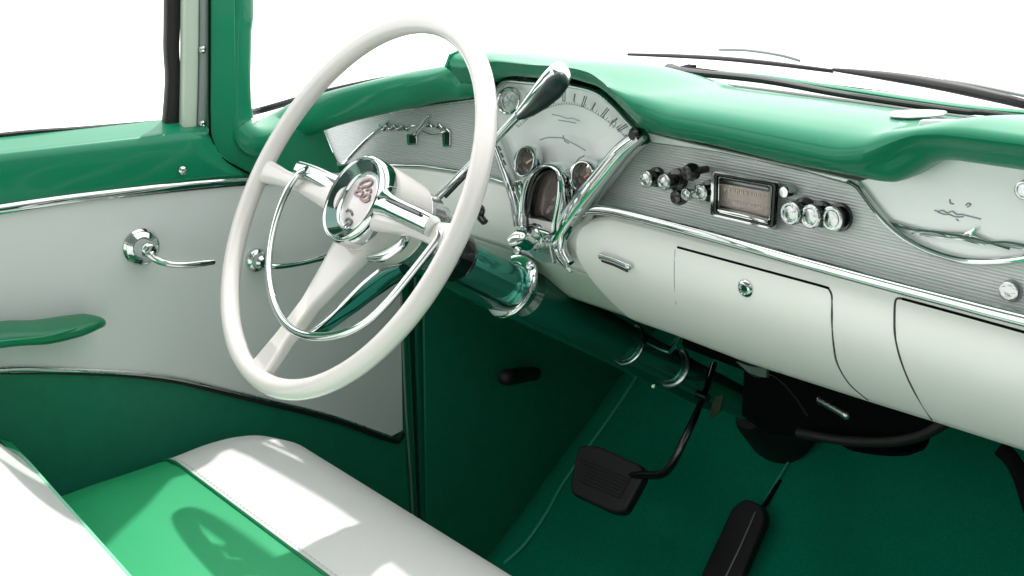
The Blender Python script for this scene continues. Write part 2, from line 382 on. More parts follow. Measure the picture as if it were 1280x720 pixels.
# chrome script on left panel
def strokes(name, paths, r, mat_, parent, y_off=.002, plane=FY, sm=6, up=(0, -1, 0)):
    bm = bmesh.new()
    for L in paths:
        sweep(bm, smooth_path([on(u, v, 1, plane-y_off) for u, v in L], sm), r, r*.8, up, 6)
    return mesh_obj(name, bm, mat_, parent)
strokes('script_emblem', [[(474, 156), (478, 162), (482, 157), (487, 161), (492, 157), (497, 161), (502, 158), (508, 161), (514, 158), (520, 157)],
    [(517, 172), (520, 163), (526, 156), (532, 148), (536, 145), (531, 156), (524, 164), (519, 172)],
    [(530, 160), (536, 155), (542, 160), (548, 155), (553, 160), (558, 161), (562, 165)],
    [(528, 164), (538, 168), (548, 168), (556, 164)]], .0011, CHROME, dash, .003)
strokes('script_emblem', [[(475, 158), (479, 164), (483, 160), (488, 163), (493, 160), (498, 163), (503, 161), (510, 163)]], .0009, BLACKG, dash, .0025)
strokes('script_emblem', [[(532, 158), (540, 158), (546, 159), (551, 163)]], .0009, BLACKG, dash, .0025)
for (u, v), sz in (((516, 174), (4, 5)), ((559, 173), (2.6, 8))):
    kn = plate('keyhole_plate', roundpoly(F([(u-sz[0]-2.5, v-sz[1]-3), (u+sz[0]+3, v-sz[1]-3), (u+sz[0]+3, v+sz[1]+2), (u-sz[0]-1, v+sz[1]+3)], 0), .004), (0, -.003, 0), CHROME, dash, bevel=.0008)
    plate('slot', roundpoly(F([(u-sz[0], v-sz[1]), (u+sz[0]*.8, v-sz[1]), (u+sz[0]*.8, v+sz[1]), (u-sz[0], v+sz[1])], .0032), .003), (0, -.0008, 0), BLACKG, kn)

# left lower panel (pale, left of the column) and green part beneath
def low(x, z):     # lower panel surface
    return .942 + .085*(max(0, .585-z)/.115)**1.7 + .25*max(0, z-.60)**1.0
def surf(rowsN, xs, zt, zb, fn):
    R = []
    for i in range(rowsN):
        t = i/(rowsN-1); R.append([(x, fn(x, zt(x)*(1-t)+zb(x)*t), zt(x)*(1-t)+zb(x)*t) for x in xs])
    return R
LTR = curve([(400, 211), (425, 211.5), (440, 210.5), (480, 208.5), (527, 209.5), (560, 213.5), (610, 222.5), (650, 236.5), (670, 242)], .956)
gridsurf('left_lower_panel', surf(12, np.linspace(-.74, -.215, 26), lambda x: zc(LTR, x)-.001, lambda x: .548, lambda x, z: low(x, z)+.012), IVORY, dash, solid=.004)
gridsurf('left_lower_flange', surf(10, np.linspace(-.70, -.195, 20), lambda x: .547, lambda x: .487, lambda x, z: low(x, z)+.016), MINT, dash, solid=.004)
# --- centre ribbed panel
CPn = F([(812, 178), (900, 190), (1000, 213), (1058, 229), (1070, 234), (1080, 245), (1096, 266), (1113, 284), (1135, 301), (1165, 316), (1200, 326), (1240, 328), (1290, 322), (1420, 330), (1420, 440), (1290, 397), (790, 275), (700, 300), (740, 245)])
plate('centre_fascia_panel', CPn, (0, .010, 0), RIB, dash, bevel=.001)
# pale strip under the lip
plate('upper_fascia_strip', F([(806, 166), (1072, 226), (1078, 236), (1074, 236), (1068, 231), (1000, 212), (900, 190), (815, 178)], .0015), (0, .006, 0), DIAL, dash, bevel=.001)
# passenger fan panel
PF = F([(1066, 228), (1078, 237), (1096, 262), (1113, 281), (1135, 298), (1165, 313), (1200, 322), (1240, 325), (1290, 318), (1420, 330), (1420, 150), (1150, 150), (1120, 215)], -.002)
plate('passenger_fascia_panel', PF, (0, .008, 0), DIAL, dash, bevel=.001)
bar('fascia_trim', F([(1060, 227), (1072, 234), (1082, 247), (1096, 265), (1113, 283), (1135, 300), (1165, 315), (1200, 325), (1240, 327), (1290, 321), (1360, 300)], .003), [.0018, .002, .0025, .003, .003, .003], .003, CHROME, dash, up=(0, -1, 0), n=10)
# winged ornament on passenger panel and faint writing
strokes('winged_ornament', [[(1110, 276), (1130, 282), (1155, 288), (1185, 291), (1210, 293), (1232, 300), (1250, 306), (1290, 312)],
    [(1140, 291), (1165, 289), (1190, 295), (1215, 294), (1240, 303), (1270, 308), (1300, 312)],
    [(1205, 293), (1215, 289), (1220, 285), (1214, 292), (1212, 298)],
    [(1150, 293), (1175, 296), (1200, 298), (1230, 305), (1255, 303), (1285, 307)]], .0013, CHROME, dash, .001)
strokes('winged_ornament', [[(1112, 279), (1135, 286), (1170, 290), (1200, 295), (1225, 300), (1262, 311)], [(1235, 303), (1260, 303), (1290, 309)]], .0011, GREEN2, dash, .0015)
strokes('faint_writing', [[(1187, 249), (1188, 254), (1192, 255)], [(1207, 257), (1210, 254), (1213, 256), (1209, 259)],
    [(1168, 263), (1173, 264), (1178, 263), (1184, 266), (1190, 264), (1196, 268), (1202, 268), (1210, 270), (1226, 274)], [(1172, 265), (1180, 268), (1186, 268), (1194, 271), (1204, 271)], [(1195, 274), (1198, 276)]], .0006, INKL, dash, -.0015)
# screws / knobs right
def knob(name, u, v, r, h, m1, m2, parent=dash, off=0, base=1.15):
    c = on(u, v, 1, FY-h); c = np.array([c[0], FY-off, c[2]])
    b = lathe(name, c, (0, -1, 0), [(r*base, 0), (r*base, h*.15), (r*base*.96, h*.25), (r*.78, h*.3), (r*.80, h*.62), (r, h*.72), (r, h*.92)], m2, parent, n=28)
    lathe('knob_face', c, (0, -1, 0), [(r, h*.921), (r*1.0, h*.97), (r*.88, h*1.02), (r*.72, h*1.02), (r*.62, h*.97), (r*.4, h*1.0), (.0002, h*1.03)], m1, b, n=28)
    return b
knob('fascia_screw', 1260, 365, .0085, .006, KNOBM, GREYM)
knob('fascia_knob', 1279, 238, .008, .012, SATIN, BLACKG)
# --- lower chrome belt trim
belt = [on(u, v, 1, .938) for u, v in [(712, 330), (703, 312), (704, 292), (716, 272), (735, 263), (760, 263), (800, 272), (900, 298), (1000, 326), (1100, 353), (1200, 379), (1290, 402)]]+[np.array([.6, .938, .637]), np.array([.78, .938, .637])]
bar('belt_trim', belt, [.0055, .006, .0065], .006, CHROME, dash, up=(0, -1, 0), n=14, pw=2.4)
# --- ivory lower panel
TOPC = curve([(721, 318), (722, 300), (727, 284), (740, 273), (758, 270), (1290, 404)], .944)
bo = sorted([tuple(onf(u, v, low)) for u, v in [(721, 319), (722, 335), (727, 349), (740, 362), (788, 399), (842, 418), (933, 453), (1099, 506), (1167, 527), (1280, 563)]])
BOTC = ([p[0] for p in bo], [p[2] for p in bo])
x0 = max(TOPC[0][0], BOTC[0][0])
xs = list(x0+np.array([0, .001, .003, .006, .01, .015, .022, .03, .04]))+list(np.linspace(x0+.055, .78, 70))
gr = surf(22, xs, lambda x: zc(TOPC, x), lambda x: zc(BOTC, x)-.0, low)
gr.append([(x, y+.02, z-.002) for x, y, z in gr[-1]]); gr.append([(x, y+.06, z+.02) for x, y, z in gr[-1]])
gr.insert(0, [(x, y+.02, z) for x, y, z in gr[0]])
gridsurf('lower_panel', gr, IVORY, dash, ang=80)
def groove(name, L, r, m=SEAM, off=.0, parent=dash, sm=6):
    P = [onf(u, v, lambda x, z: low(x, z)-off) for u, v in L]
    return bar(name, P, r, r*.7, m, parent, up=(0, -1, .2), n=8, sm=sm)
# drawer: a slightly proud panel with seams
DR = [(847, 309), (940, 334), (1025, 357), (1036, 361), (1040, 372), (1040, 400), (1042, 430), (1047, 455), (1062, 480), (1085, 500)]
groove('drawer_seam', DR[:4], .0013, DARK)
groove('drawer_seam', DR[3:], .0010, SEAM)
groove('drawer_highlight', [(u-2.2, v) for u, v in DR[4:]], .0009, IVORY)  # thin ivory bead imitating the highlight along the seam
groove('drawer_seam', [(844, 312), (843, 330), (843, 355), (845, 380)], .0005, GREYM)
groove('panel_seam', [(1290, 418), (1200, 393), (1140, 377), (1124, 373), (1119, 378), (1118, 400), (1119, 420), (1126, 450), (1142, 488), (1165, 525)], .0011, SEAM)
groove('panel_seam', [(1290, 418), (1200, 393), (1128, 373.5)], .0013, DARK)
c = onf(932, 360, low)
lk = lathe('drawer_lock', c+np.array([0, .002, 0]), (0, -1, -.15), [(.0095, 0), (.0095, .003), (.008, .005), (.006, .006), (.0058, .004), (.0002, .004)], CHROME, dash)
lathe('keyhole', c+np.array([0, -.0021, 0]), (0, -1, -.15), [(.0036, 0), (.0034, .0006)], BLACKG, lk, n=14)
P = [onf(u, v, lambda x, z: low(x, z)-.004) for u, v in [(752, 320), (770, 326), (786, 333)]]
bar('pull_handle_slot', [onf(u, v, low) for u, v in [(753, 323), (770, 329), (785, 336)]], .0042, .002, BLACKG, dash, up=(0, -1, 0), n=10, pw=3)
bar('pull_handle', P, .0042, .004, CHROME, dash, up=(0, -1, 0), n=12, pw=2.5, round_end=True)
# --- gauge cluster
CY = .955
def G(L, off=0): return [on(u, v, 1, CY-off) for u, v in L]
fan = [(620, 168), (616, 148), (617, 125), (624, 108), (634, 101), (666, 103), (706, 105), (745, 113), (770, 130), (790, 152), (806, 166), (780, 186), (749, 222), (712, 272), (700, 298), (690, 310), (662, 305), (653, 283), (640, 240), (629, 200)]
plate('dial_face', G(fan, -.004), (0, .008, 0), DIAL, dash, bevel=.001)
gc = bar('cluster_bezel', G([(619, 170), (615, 148), (617, 125), (624, 109), (636, 101.5), (666, 103.5), (706, 106), (745, 115), (768, 132), (788, 154), (800, 166)], .0), .0028, .005, SATIN, dash, up=(0, -1, 0), n=12)
# V arms
va = bar('cluster_arm', G([(803, 170), (780, 189), (756, 219), (728, 254), (708, 283), (697, 304), (700, 318), (714, 340)], .012), [.010, .012, .013, .013, .012, .008, .0015], [.010, .012, .013, .013, .012, .007, .002], CHROME, dash, up=(0, -1, 0), n=24, pw=2.2)
bar('arm_ridge', G([(806, 172), (786, 191), (762, 221), (735, 256), (716, 282)], .024), .0028, .003, GREYM, va, up=(0, -1, 0), n=10)
vb = bar('cluster_arm', G([(619, 172), (626, 192), (635, 219), (645, 250), (650, 282)], .008), [.0035, .0045, .0055, .0045], .009, CHROME, dash, up=(0, -1, 0), n=20, pw=2.4)
strokes('arm_marking', [[(623, 183), (626, 188)], [(626, 191), (629, 197)], [(629, 200), (632, 206)]], .0013, BLACKG, vb, .0155, CY)
# lower chrome plate between the arms
lowp = G([(634, 214), (643, 226), (652, 224), (662, 216), (672, 208), (686, 204), (700, 206), (709, 214), (714, 226), (722, 238), (732, 240), (742, 238), (720, 268), (703, 300), (690, 310), (660, 306), (651, 282), (642, 246)], .004)
plate('cluster_chrome_plate', lowp, (0, .008, 0), CHROME, dash, bevel=.0015)
def ell(u, v, a, b, n=28, tilt=0, off=0, y=CY):
    c = math.cos(math.radians(tilt)); s = math.sin(math.radians(tilt)); out = []
    for i in range(n):
        p, q = a*math.cos(2*math.pi*i/n), b*math.sin(2*math.pi*i/n)
        out.append(on(u+p*c-q*s, v+p*s+q*c, 1, y-off))
    return out
def gauge(u, v, a, b, tilt, m):
    P = ell(u, v, a, b, 28, tilt, .012)
    g = bar('small_gauge', P, .0022, .0075, CHROME, dash, up=(0, -1, 0), closed=True, n=12, sm=2)
    P2 = ell(u, v, a*.9, b*.9, 28, tilt, .008)
    plate('gauge_face', P2, (0, .004, 0), BROWN, g)
    bmk = bmesh.new(); random.seed(int(u))
    for k in range(9):
        aa = math.radians(-160+k*32); p0 = on(u+a*.62*math.cos(aa), v+b*.62*math.sin(aa), 1, CY-.0085); p1 = on(u+a*.78*math.cos(aa), v+b*.78*math.sin(aa), 1, CY-.0085)
        sweep(bmk, [p0, p1], .0005, .0004, (0, -1, 0), 6)
    sweep(bmk, [on(u-2, v+3, 1, CY-.010), on(u+5, v-2, 1, CY-.010)], .0012, .0004, (0, -1, 0), 6)
    mesh_obj('gauge_marking', bmk, m, g)
gauge(660, 201, 12, 18, 12, TANM); gauge(732, 219, 14, 18, 12, AMBER)
# centre oblong gauge
ob = [(664, 270), (666, 245), (671, 226), (680, 214), (692, 211), (703, 217), (707, 232), (704, 255), (699, 276), (690, 278)]
og = bar('centre_gauge', [on(u, v, 1, CY-.018) for u, v in [(658, 276), (660, 248), (666, 226), (676, 212), (690, 206), (702, 210), (707, 222), (706, 246), (700, 276), (697, 290), (680, 287), (662, 285)]], .0035, .012, CHROME, dash, up=(0, -1, 0), closed=True, n=14, sm=5)
bar('inner_bezel', [on(u, v, 1, CY-.014) for u, v in [(665, 270), (667, 246), (673, 227), (681, 217), (691, 213), (699, 218), (701, 232), (699, 252), (694, 275), (680, 272)]], .0022, .006, BLACKG, og, up=(0, -1, 0), closed=True, n=10, sm=5)
plate('gauge_face', smooth_path([on(u, v, 1, CY-.010) for u, v in [(665, 268), (668, 244), (674, 226), (683, 217), (694, 215), (701, 224), (701, 246), (695, 274), (680, 270)]], 4, True), (0, .004, 0), BROWN, og)
plate('ledge', G([(660, 272), (697, 280), (695, 290), (662, 286)], .020), (0, .006, 0), WPLAST, og, bevel=.0008)
# speedometer markings
bm = bmesh.new()
for k, (u, v) in enumerate([(655, 145), (664, 139), (673, 133), (682, 128), (692, 124), (705, 120), (718, 122), (730, 127), (742, 133), (756, 141), (768, 151), (778, 160)]):
    du, dv_ = u-704, (v-205); l = math.hypot(du, dv_); du, dv_ = du/l, dv_/l; h = 7 if k % 2 else 5
    for q in (-1.3, 1.3) if k % 2 else (0,):
        sweep(bm, [on(u-du*h-dv_*q, v-dv_*h+du*q, 1, CY-.0045), on(u+du*h-dv_*q, v+dv_*h+du*q, 1, CY-.0045)], .0008 if k % 2 else .0012, .0003, (0, -1, 0), 6)
arc_ = [(648, 152), (657, 144), (668, 136), (680, 130), (692, 125.5), (705, 123), (718, 124), (731, 128), (744, 134.5), (757, 143), (770, 153), (780, 163)]
sc2 = smooth_path([np.array([a*1.0, b*1.0+7, 0]) for a, b in arc_], 4)
for k, p in enumerate(sc2):
    l = 2.6 if k % 4 else 4.5; dx, dy = p[0]-704, p[1]-212; q = math.hypot(dx, dy)
    sweep(bm, [on(p[0], p[1], 1, CY-.0044), on(p[0]+dx/q*l, p[1]+dy/q*l, 1, CY-.0044)], .0004, .0003, (0, -1, 0), 5)
mesh_obj('speed_marking', bm, INK, dash)
strokes('scale_line', [[(p[0], p[1]) for p in sc2[::4]]], .0004, INKL, dash, .0043, CY, 3)
strokes('dial_writing', [[(655, 150), (659, 147)]], .0007, INKL, dash, .0045, CY, 3)
strokes('dial_writing', [[(762, 158), (766, 150), (770, 154), (766, 160)], [(772, 160), (776, 156)]], .0007, INKL, dash, .0045, CY, 3)
strokes('dial_writing', [[(690, 143), (700, 145), (708, 148), (716, 148), (724, 151)], [(698, 150), (710, 152), (720, 154)]], .0007, INKL, dash, .0045, CY, 3)
strokes('speed_needle', [[(675, 175), (684, 172), (696, 172), (704, 173), (718, 180), (732, 188)], [(704, 169), (706, 176), (711, 179)], [(719, 205), (724, 198), (730, 195)]], .0009, GREYM, dash, .0055, CY)
# round indicator at the left end of the fan
P = ell(637, 126, 13, 16, 24, 10, .004)
ind = bar('indicator_ring', P, .002, .003, CHROME, dash, up=(0, -1, 0), closed=True, n=10, sm=2)
plate('indicator_lens', ell(637, 126, 9.5, 12, 20, 10, .001), (0, .004, 0), SATIN, ind)
strokes('indicator_marking', [[(633, 120), (637, 126), (634, 133)], [(640, 119), (638, 126), (643, 131)], [(632, 128), (644, 124)]], .0006, INKL, ind, .0065, CY, 3)
# black screw cluster at top of the right arm
lathe('cluster_screw', on(797, 168, 1, CY-.014), (0, -1, 0), [(.008, 0), (.008, .006), (.005, .009)], BLACKG, dash, n=10)
# pale green side below left arm handled by left_lower_panel
# --- radio and its knobs
ro = [(889, 213), (974, 228), (970, 288), (888, 269)]
def shrink(L, k):
    cu = sum(p[0] for p in L)/len(L); cv = sum(p[1] for p in L)/len(L); return [(cu+(u-cu)*k, cv+(v-cv)*k) for u, v in L]
def ringframe(name, L0, k0, k1, o0, o1, m, parent):
    bm = bmesh.new(); A = F(L0, 0)
    def rr(L, off): return roundpoly(F(L, off), .003, 3)
    bm_loft(bm, [rr(shrink(L0, k0), 0), rr(shrink(L0, k0), o0), rr(shrink(L0, (k0*.6+k1*.4)), o0), rr(shrink(L0, k1), o1)], cap=False)
    return mesh_obj(name, bm, m, parent, ang=30)
rad = ringframe('radio', ro, 1.0, .80, .012, .006, CHROME, dash)
ringframe('radio_bezel', ro, .90, .74, .0145, .004, BLACKG, rad)
ringframe('inner_frame', ro, .80, .70, .013, .006, CHROME, rad)
plate('radio_dial', F([(899, 229), (965, 241), (962, 272), (898, 256)], .006), (0, .004, 0), TAN, rad)
bm = bmesh.new(); random.seed(8)
for k in range(9):
    u0 = 905+k*5.3; v0 = 236+k*1.05
    for j in range(2):
        a = random.uniform(-2, 2); sweep(bm, [on(u0+j*2+a*.2, v0-2.2, 1, FY-.0068), on(u0+j*2-a*.3, v0+2.5, 1, FY-.0068)], .0005, .0003, (0, -1, 0), 5)
for k in range(16):
    u0 = 903+k*3.6; v0 = 247+k*.75; sweep(bm, [on(u0, v0, 1, FY-.0068), on(u0, v0+2+(k % 3), 1, FY-.0068)], .0003, .0003, (0, -1, 0), 5)
mesh_obj('dial_marking', bm, TANM, rad)
bar('radio_ledge', F([(900, 262), (930, 268), (962, 277)], .013), .002, .004, CHROME, rad, up=(0, -1, 0), n=8)
knob('control_knob', 806, 224, .0095, .020, KNOBM, BLACKG)
knob('control_knob', 829, 228, .0088, .024, KNOBM, BLACKG, base=1.4)
knob('control_knob', 857, 243, .0068, .026, KNOBM, CHROME, base=1.2)
knob('control_knob', 875, 241, .0088, .016, KNOBM, BLACKG, base=1.3)
lathe('light_switch_knob', on(858, 216, 1, FY-.030)*[1, 0, 1]+[0, FY, 0], (0, -1, 0), [(.004, 0), (.004, .016), (.0085, .018), (.0095, .024), (.007, .030), (.0002, .031)], BLACKG, dash)
lathe('wiper_switch_knob', on(843, 247, 1, FY-.028)*[1, 0, 1]+[0, FY, 0], (0, -1, 0), [(.004, 0), (.004, .014), (.0085, .016), (.0092, .022), (.007, .027), (.0002, .028)], BLACKG, dash)
knob('radio_knob', 987, 267, .0115, .024, KNOBM, BLACKG, base=1.1)
knob('radio_knob', 1012, 271, .0115, .020, KNOBM, BLACKG, base=1.12)
knob('radio_knob', 1039, 274, .0120, .014, KNOBM, BLACKG, base=1.15)
lathe('push_button', on(981, 240, 1, FY-.012), (0, -1, 0), [(.006, -.012), (.006, 0), (.005, .002)], CHROME, dash, n=16)

# ================================================================ DOOR
door = thing('car_door', 'green and grey driver door with chrome cranks, armrest and window frame', 'car door', (-.72, .4, -.1))
DX = -.70
# green upper: loft along Y of a profile
prof = [(-.703, .607), (-.699, .620), (-.697, .650), (-.698, .668), (-.701, .677), (-.706, .6795), (-.712, .681), (-.722, .683), (-.745, .6895), (-.752, .690), (-.753, .680)]
ys = list(np.linspace(-.3, .74, 24))
gz = sorted([(p[2], p[1]) for p in X_([(263, 130), (263, 150), (264, 166), (267, 178), (277, 196), (300, 211), (322, 221), (330, 224)], -.70)])
ymx = lambda z: float(np.interp(z, [g[0] for g in gz], [g[1] for g in gz]))-.002
rows = [[(x, -.3+(ymx(z)+.3)*k, z) for k in np.linspace(0, 1, 30)] for x, z in prof]
gridsurf('upper_panel', rows, GREEN, door, ang=50, solid=.003)
# window gasket along the sill
bar('sill_gasket', X_([(-300, 205), (0, 169), (100, 161), (205, 152.5)], -.752), .0034, .0032, BLACK, door, up=(0, 0, 1), n=8)
# grey main panel
arc = [(-260, 500), (-120, 478), (0, 463), (66, 462.5), (156, 466), (218, 473), (272, 485), (331, 499), (412, 519), (489, 546)]
mp_ = X_([(-260, 300), (0, 263), (100, 250), (200, 236), (330, 221), (400, 218), (470, 216), (495, 250)], DX)+X_([(500, 345), (502, 420), (504, 538)], DX)+X_(arc[::-1], DX)
plate('main_panel', mp_, (-.012, 0, 0), GREYP, door, bevel=.0015)
bar('belt_trim', X_([(-260, 301), (-100, 278), (0, 262), (80, 250), (160, 240), (240, 231), (300, 226), (345, 223)], DX+.003), [.0065, .0062, .0055, .004], .004, CHROME, door, up=(1, 0, 0), n=12, pw=2.5)
bar('belt_rubber', X_([(150, 246), (220, 238), (300, 230), (352, 227)], DX+.002), [.0015, .0035], .002, BLACK, door, up=(1, 0, 0), n=8)
bar('arc_trim', X_(arc, DX+.003), [.0035, .0035, .003, .003, .0022, .002], .003, SATIN, door, up=(1, 0, 0), n=10)
bar('arc_rubber', X_([(u, v+4.2) for u, v in arc[2:]]+[(500, 549), (505, 541)], DX+.001), [.001, .0015, .003, .004, .004, .004], .002, BLACK, door, up=(1, 0, 0), n=8)
lowr = X_([(u, v+3) for u, v in arc]+[(506, 552), (512, 640), (520, 900), (-260, 900)], DX-.003)
plate('lower_panel', lowr, (-.012, 0, 0), DKGREEN, door)
# screw on green upper
def screw(u, v, x, r, parent, ax=0):
    return lathe('screw', on(u, v, 0, x), (1, 0, 0), [(r*1.2, 0), (r*1.2, .001), (r, .0025), (r*.5, .0035), (.0002, .0028)], CHROME, parent, n=16)
screw(228, 213, -.6965, .005, door)
# window rear division: black channel, mint bar, grey plate with screws
bar('window_channel', [on(u, v, 0, -.742) for u, v in [(216, -330), (215, 0), (214, 60), (216, 100), (213, 154)]], [.0105, .0100, .0095, .0095, .0105], .007, BLACK, door, up=(1, 0, 0), n=12, pw=5, sm=4)
bar('window_bar', [on(u, v, 0, -.728) for u, v in [(238, -330), (237, 0), (236, 100), (234.5, 161)]], [.0108, .0105, .0102, .010], .009, MINT, door, up=(1, 0, 0), n=16, pw=4, sm=3)
wp = bar('hinge_plate', [on(u, v, 0, -.724) for u, v in [(254.5, -330), (254, 0), (253, 100), (251, 162)]], .0062, .005, GREYM, door, up=(1, 0, 0), n=12, pw=6, sm=3)
for v in (62, 155): screw(253, v, -.7195, .0045, wp)
bar('door_edge', [on(u, v, 0, -.716) for u, v in [(264, -330), (263, 60), (260, 158)]], [.0012, .0016], .006, GREEN, door, up=(1, 0, 0), n=8, sm=3)
plate('window_glass', [(-.748, -.3, .69), (-.748, .70, .69), (-.748, .70, 1.2), (-.748, -.3, 1.2)], (-.004, 0, 0), GLASS, door)
# window crank
c = on(181, 311, 0, DX+.012); c[0] = DX
cr = lathe('window_crank', c, (1, 0, 0), [(.0245, 0), (.0245, .003), (.022, .006), (.021, .005), (.015, .010), (.0125, .02), (.0115, .026), (.008, .030), (.0002, .031)], CHROME, door)
bar('crank_arm', [on(u, v, 0, x) for u, v, x in [(188, 318, -.672), (196, 325, -.668), (212, 330, -.664), (235, 331, -.660), (255, 329, -.658), (267, 327, -.655)]], [.0065, .005, .0042, .0045, .0045, .003], [.005, .004, .0035, .0035, .003], CHROME, cr, up=(1, 0, 0), n=14, round_end=True)
bar('arm_tip', [on(u, v, 0, x) for u, v, x in [(252, 330, -.6555), (262, 329, -.6525), (267.5, 328, -.651)]], .0028, .0016, BLACKG, cr, up=(1, 0, 0), n=8, round_end=True)
c = on(325, 327, 0, DX+.01); c[0] = DX
dh = lathe('door_handle', c, (1, 0, 0), [(.017, 0), (.017, .003), (.015, .006), (.011, .008), (.010, .018), (.006, .022), (.0002, .023)], CHROME, door)
bar('handle_lever', [on(u, v, 0, x) for u, v, x in [(332, 331, -.68), (345, 333, -.675), (365, 331, -.672), (390, 326, -.67), (415, 319, -.668)]], [.005, .0042, .0038, .0038, .0045], [.004, .003], CHROME, dh, up=(1, 0, 0), n=12, round_end=True)
# armrest
bm = bmesh.new()
path = smooth_path([on(u, v, 0, x) for u, v, x in [(-300, 470, -.675), (-120, 436, -.668), (0, 418, -.664), (50, 415, -.664), (88, 408, -.668), (110, 402, -.674), (117, 400, -.68)]], 8)
sweep(bm, path, [.0115, .012, .012, .0115, .0105, .0085, .006], [.030, .032, .033, .033, .030, .024, .015], (1, 0, 0), 20, 2.6, round_end=True)
mesh_obj('armrest', bm, GARM, door)
bar('armrest_bead', [on(u, v, 0, x) for u, v, x in [(-300, 478, -.641), (-120, 444, -.634), (0, 427, -.630), (55, 421, -.631), (90, 412, -.637), (108, 405, -.655)]], .0015, .0015, GREEN, door, up=(1, 0, 0), n=8)

# ================================================================ STEERING WHEEL
WC = np.array([-.367, .7252, .6424])
a_, b_ = math.radians(31.1), math.radians(3.4)
WN = np.array([math.sin(b_)*math.cos(a_), math.cos(a_)*math.cos(b_), -math.sin(a_)])
W1 = np.array([math.cos(b_), -math.sin(b_), 0]); W2 = np.cross(W1, WN)
def Wp(a, b, t=0): return WC+W1*a+W2*b+WN*t
def wp_(u, v, t): return onp(u, v, WC+WN*t, WN)
wheel = thing('steering_wheel', 'large ivory steering wheel with three spokes and chrome half horn ring', 'steering wheel', WC+WN*.15)
R = .2195
bm = bmesh.new()
pts = [Wp(R*math.cos(t), R*math.sin(t)) for t in np.linspace(0, 2*math.pi, 144, endpoint=False)]
sweep(bm, pts, [.0115]*2, [.0112]*2, WN, 24, 2.0, closed=True)
mesh_obj('rim', bm, WPLAST, wheel)
# hub body
WH = WC+WN*.020+W2*.0055
lathe('hub', WH, WN, [(.030, -.004), (.047, -.004), (.052, .002), (.053, .012), (.052, .03), (.051, .055), (.050, .060), (.047, .061)], WPLAST, wheel, n=64, ang=25)
lathe('hub_sleeve', WH, WN, [(.046, .058), (.0485, .062), (.0475, .066), (.0465, .070), (.0465, .084), (.0445, .088), (.043, .09), (.0425, .098), (.038, .101), (.0375, .108), (.034, .112), (.033, .122), (.028, .126), (.025, .142)], mat('brushed_hub_metal', (.82, .83, .83), .16, metal=.9), wheel, n=64, ang=25)
bz = lathe('hub_bezel', WH, WN, [(.0450, -.006), (.0475, -.0165), (.0495, -.0175), (.0520, -.015), (.0535, -.006), (.0530, .004), (.048, .006), (.044, 0)], CHROME, wheel, n=64, ang=60)
lathe('dark_ring', WH, WN, [(.0335, .002), (.0335, -.007), (.0355, -.008), (.0460, -.0165), (.048, -.014), (.048, .0)], mat('dark_chrome', (.10, .17, .15), .08, metal=1), bz, n=64, ang=30)  # ring metal has a dark greenish base colour
lathe('silver_lip', WH, WN, [(.0330, .0), (.0330, -.0085), (.0345, -.0095), (.0362, -.0082), (.0362, -.004)], CHROME, bz, n=64, ang=60)
md = lathe('medallion', WH, WN, [(.034, .000), (.0335, -.005), (.030, -.0065), (.0002, -.007)], MED, wheel, n=48)
# crest on medallion (abstract enamel marks)
def hubmarks(name, L, m, r=.0011, t=.0):
    bm = bmesh.new()
    for p in L: sweep(bm, smooth_path([onp(u+1, v+2, WH-WN*.0078, WN) for u, v in p], 4), r, .0006, WN, 6)
    return mesh_obj(name, bm, m, md)
hubmarks('crest_marking', [[(448, 229), (452, 225), (457, 223), (462, 222), (464, 226), (460, 230), (455, 231), (450, 233)], [(443, 238), (448, 236), (452, 238), (450, 243), (444, 242), (442, 239)], [(452, 245), (457, 241), (461, 243), (457, 248), (452, 249)], [(456, 236), (461, 234), (462, 239)], [(447, 231), (446, 236)], [(449, 246), (455, 250), (461, 247)]], REDB, .0016)
hubmarks('script_marking', [[(431, 263), (434, 260), (437, 262), (439, 267)], [(430, 275), (433, 271), (437, 273), (438, 277), (433, 280)], [(429, 281), (434, 277), (437, 279)]], BLACKG, .0012)
# spokes (white) : left, right, bottom
def spoke(p0, p1, w0, w1, h0, h1, t0, t1, m=WPLAST, pw=2.8):
    P = [Wp(p0[0]+(p1[0]-p0[0])*k, p0[1]+(p1[1]-p0[1])*k, t0+(t1-t0)*k) for k in np.linspace(0, 1, 10)]
    return bar('spoke', P, [w0, (w0*.45+w1*.55), w1*.95, w1, w1*1.5], [h0, (h0+h1)/2, h1], m, wheel, up=WN, n=28, pw=pw, sm=2)
spoke((-.035, .0), (-.214, .000), .020, .0105, .012, .0075, .020, .002)
spoke((.035, .0), (.214, -.000), .020, .0115, .012, .0085, .020, .002)
sb = spoke((-.008, -.030), (-.014, -.213), .040, .0145, .010, .0065, .042, .001, pw=5)
bar('spoke_chrome', [wp_(u, v, .018) for u, v in [(508, 338), (484, 347), (458, 365), (430, 388), (405, 409), (386, 420)]], [.006, .013, .013, .009, .002], [.010, .008, .004], mat('chrome_green_reflection', (.008, .07, .05), .1, metal=1), wheel, up=WN, n=14)  # chrome with the dark green it reflects put into its base colour
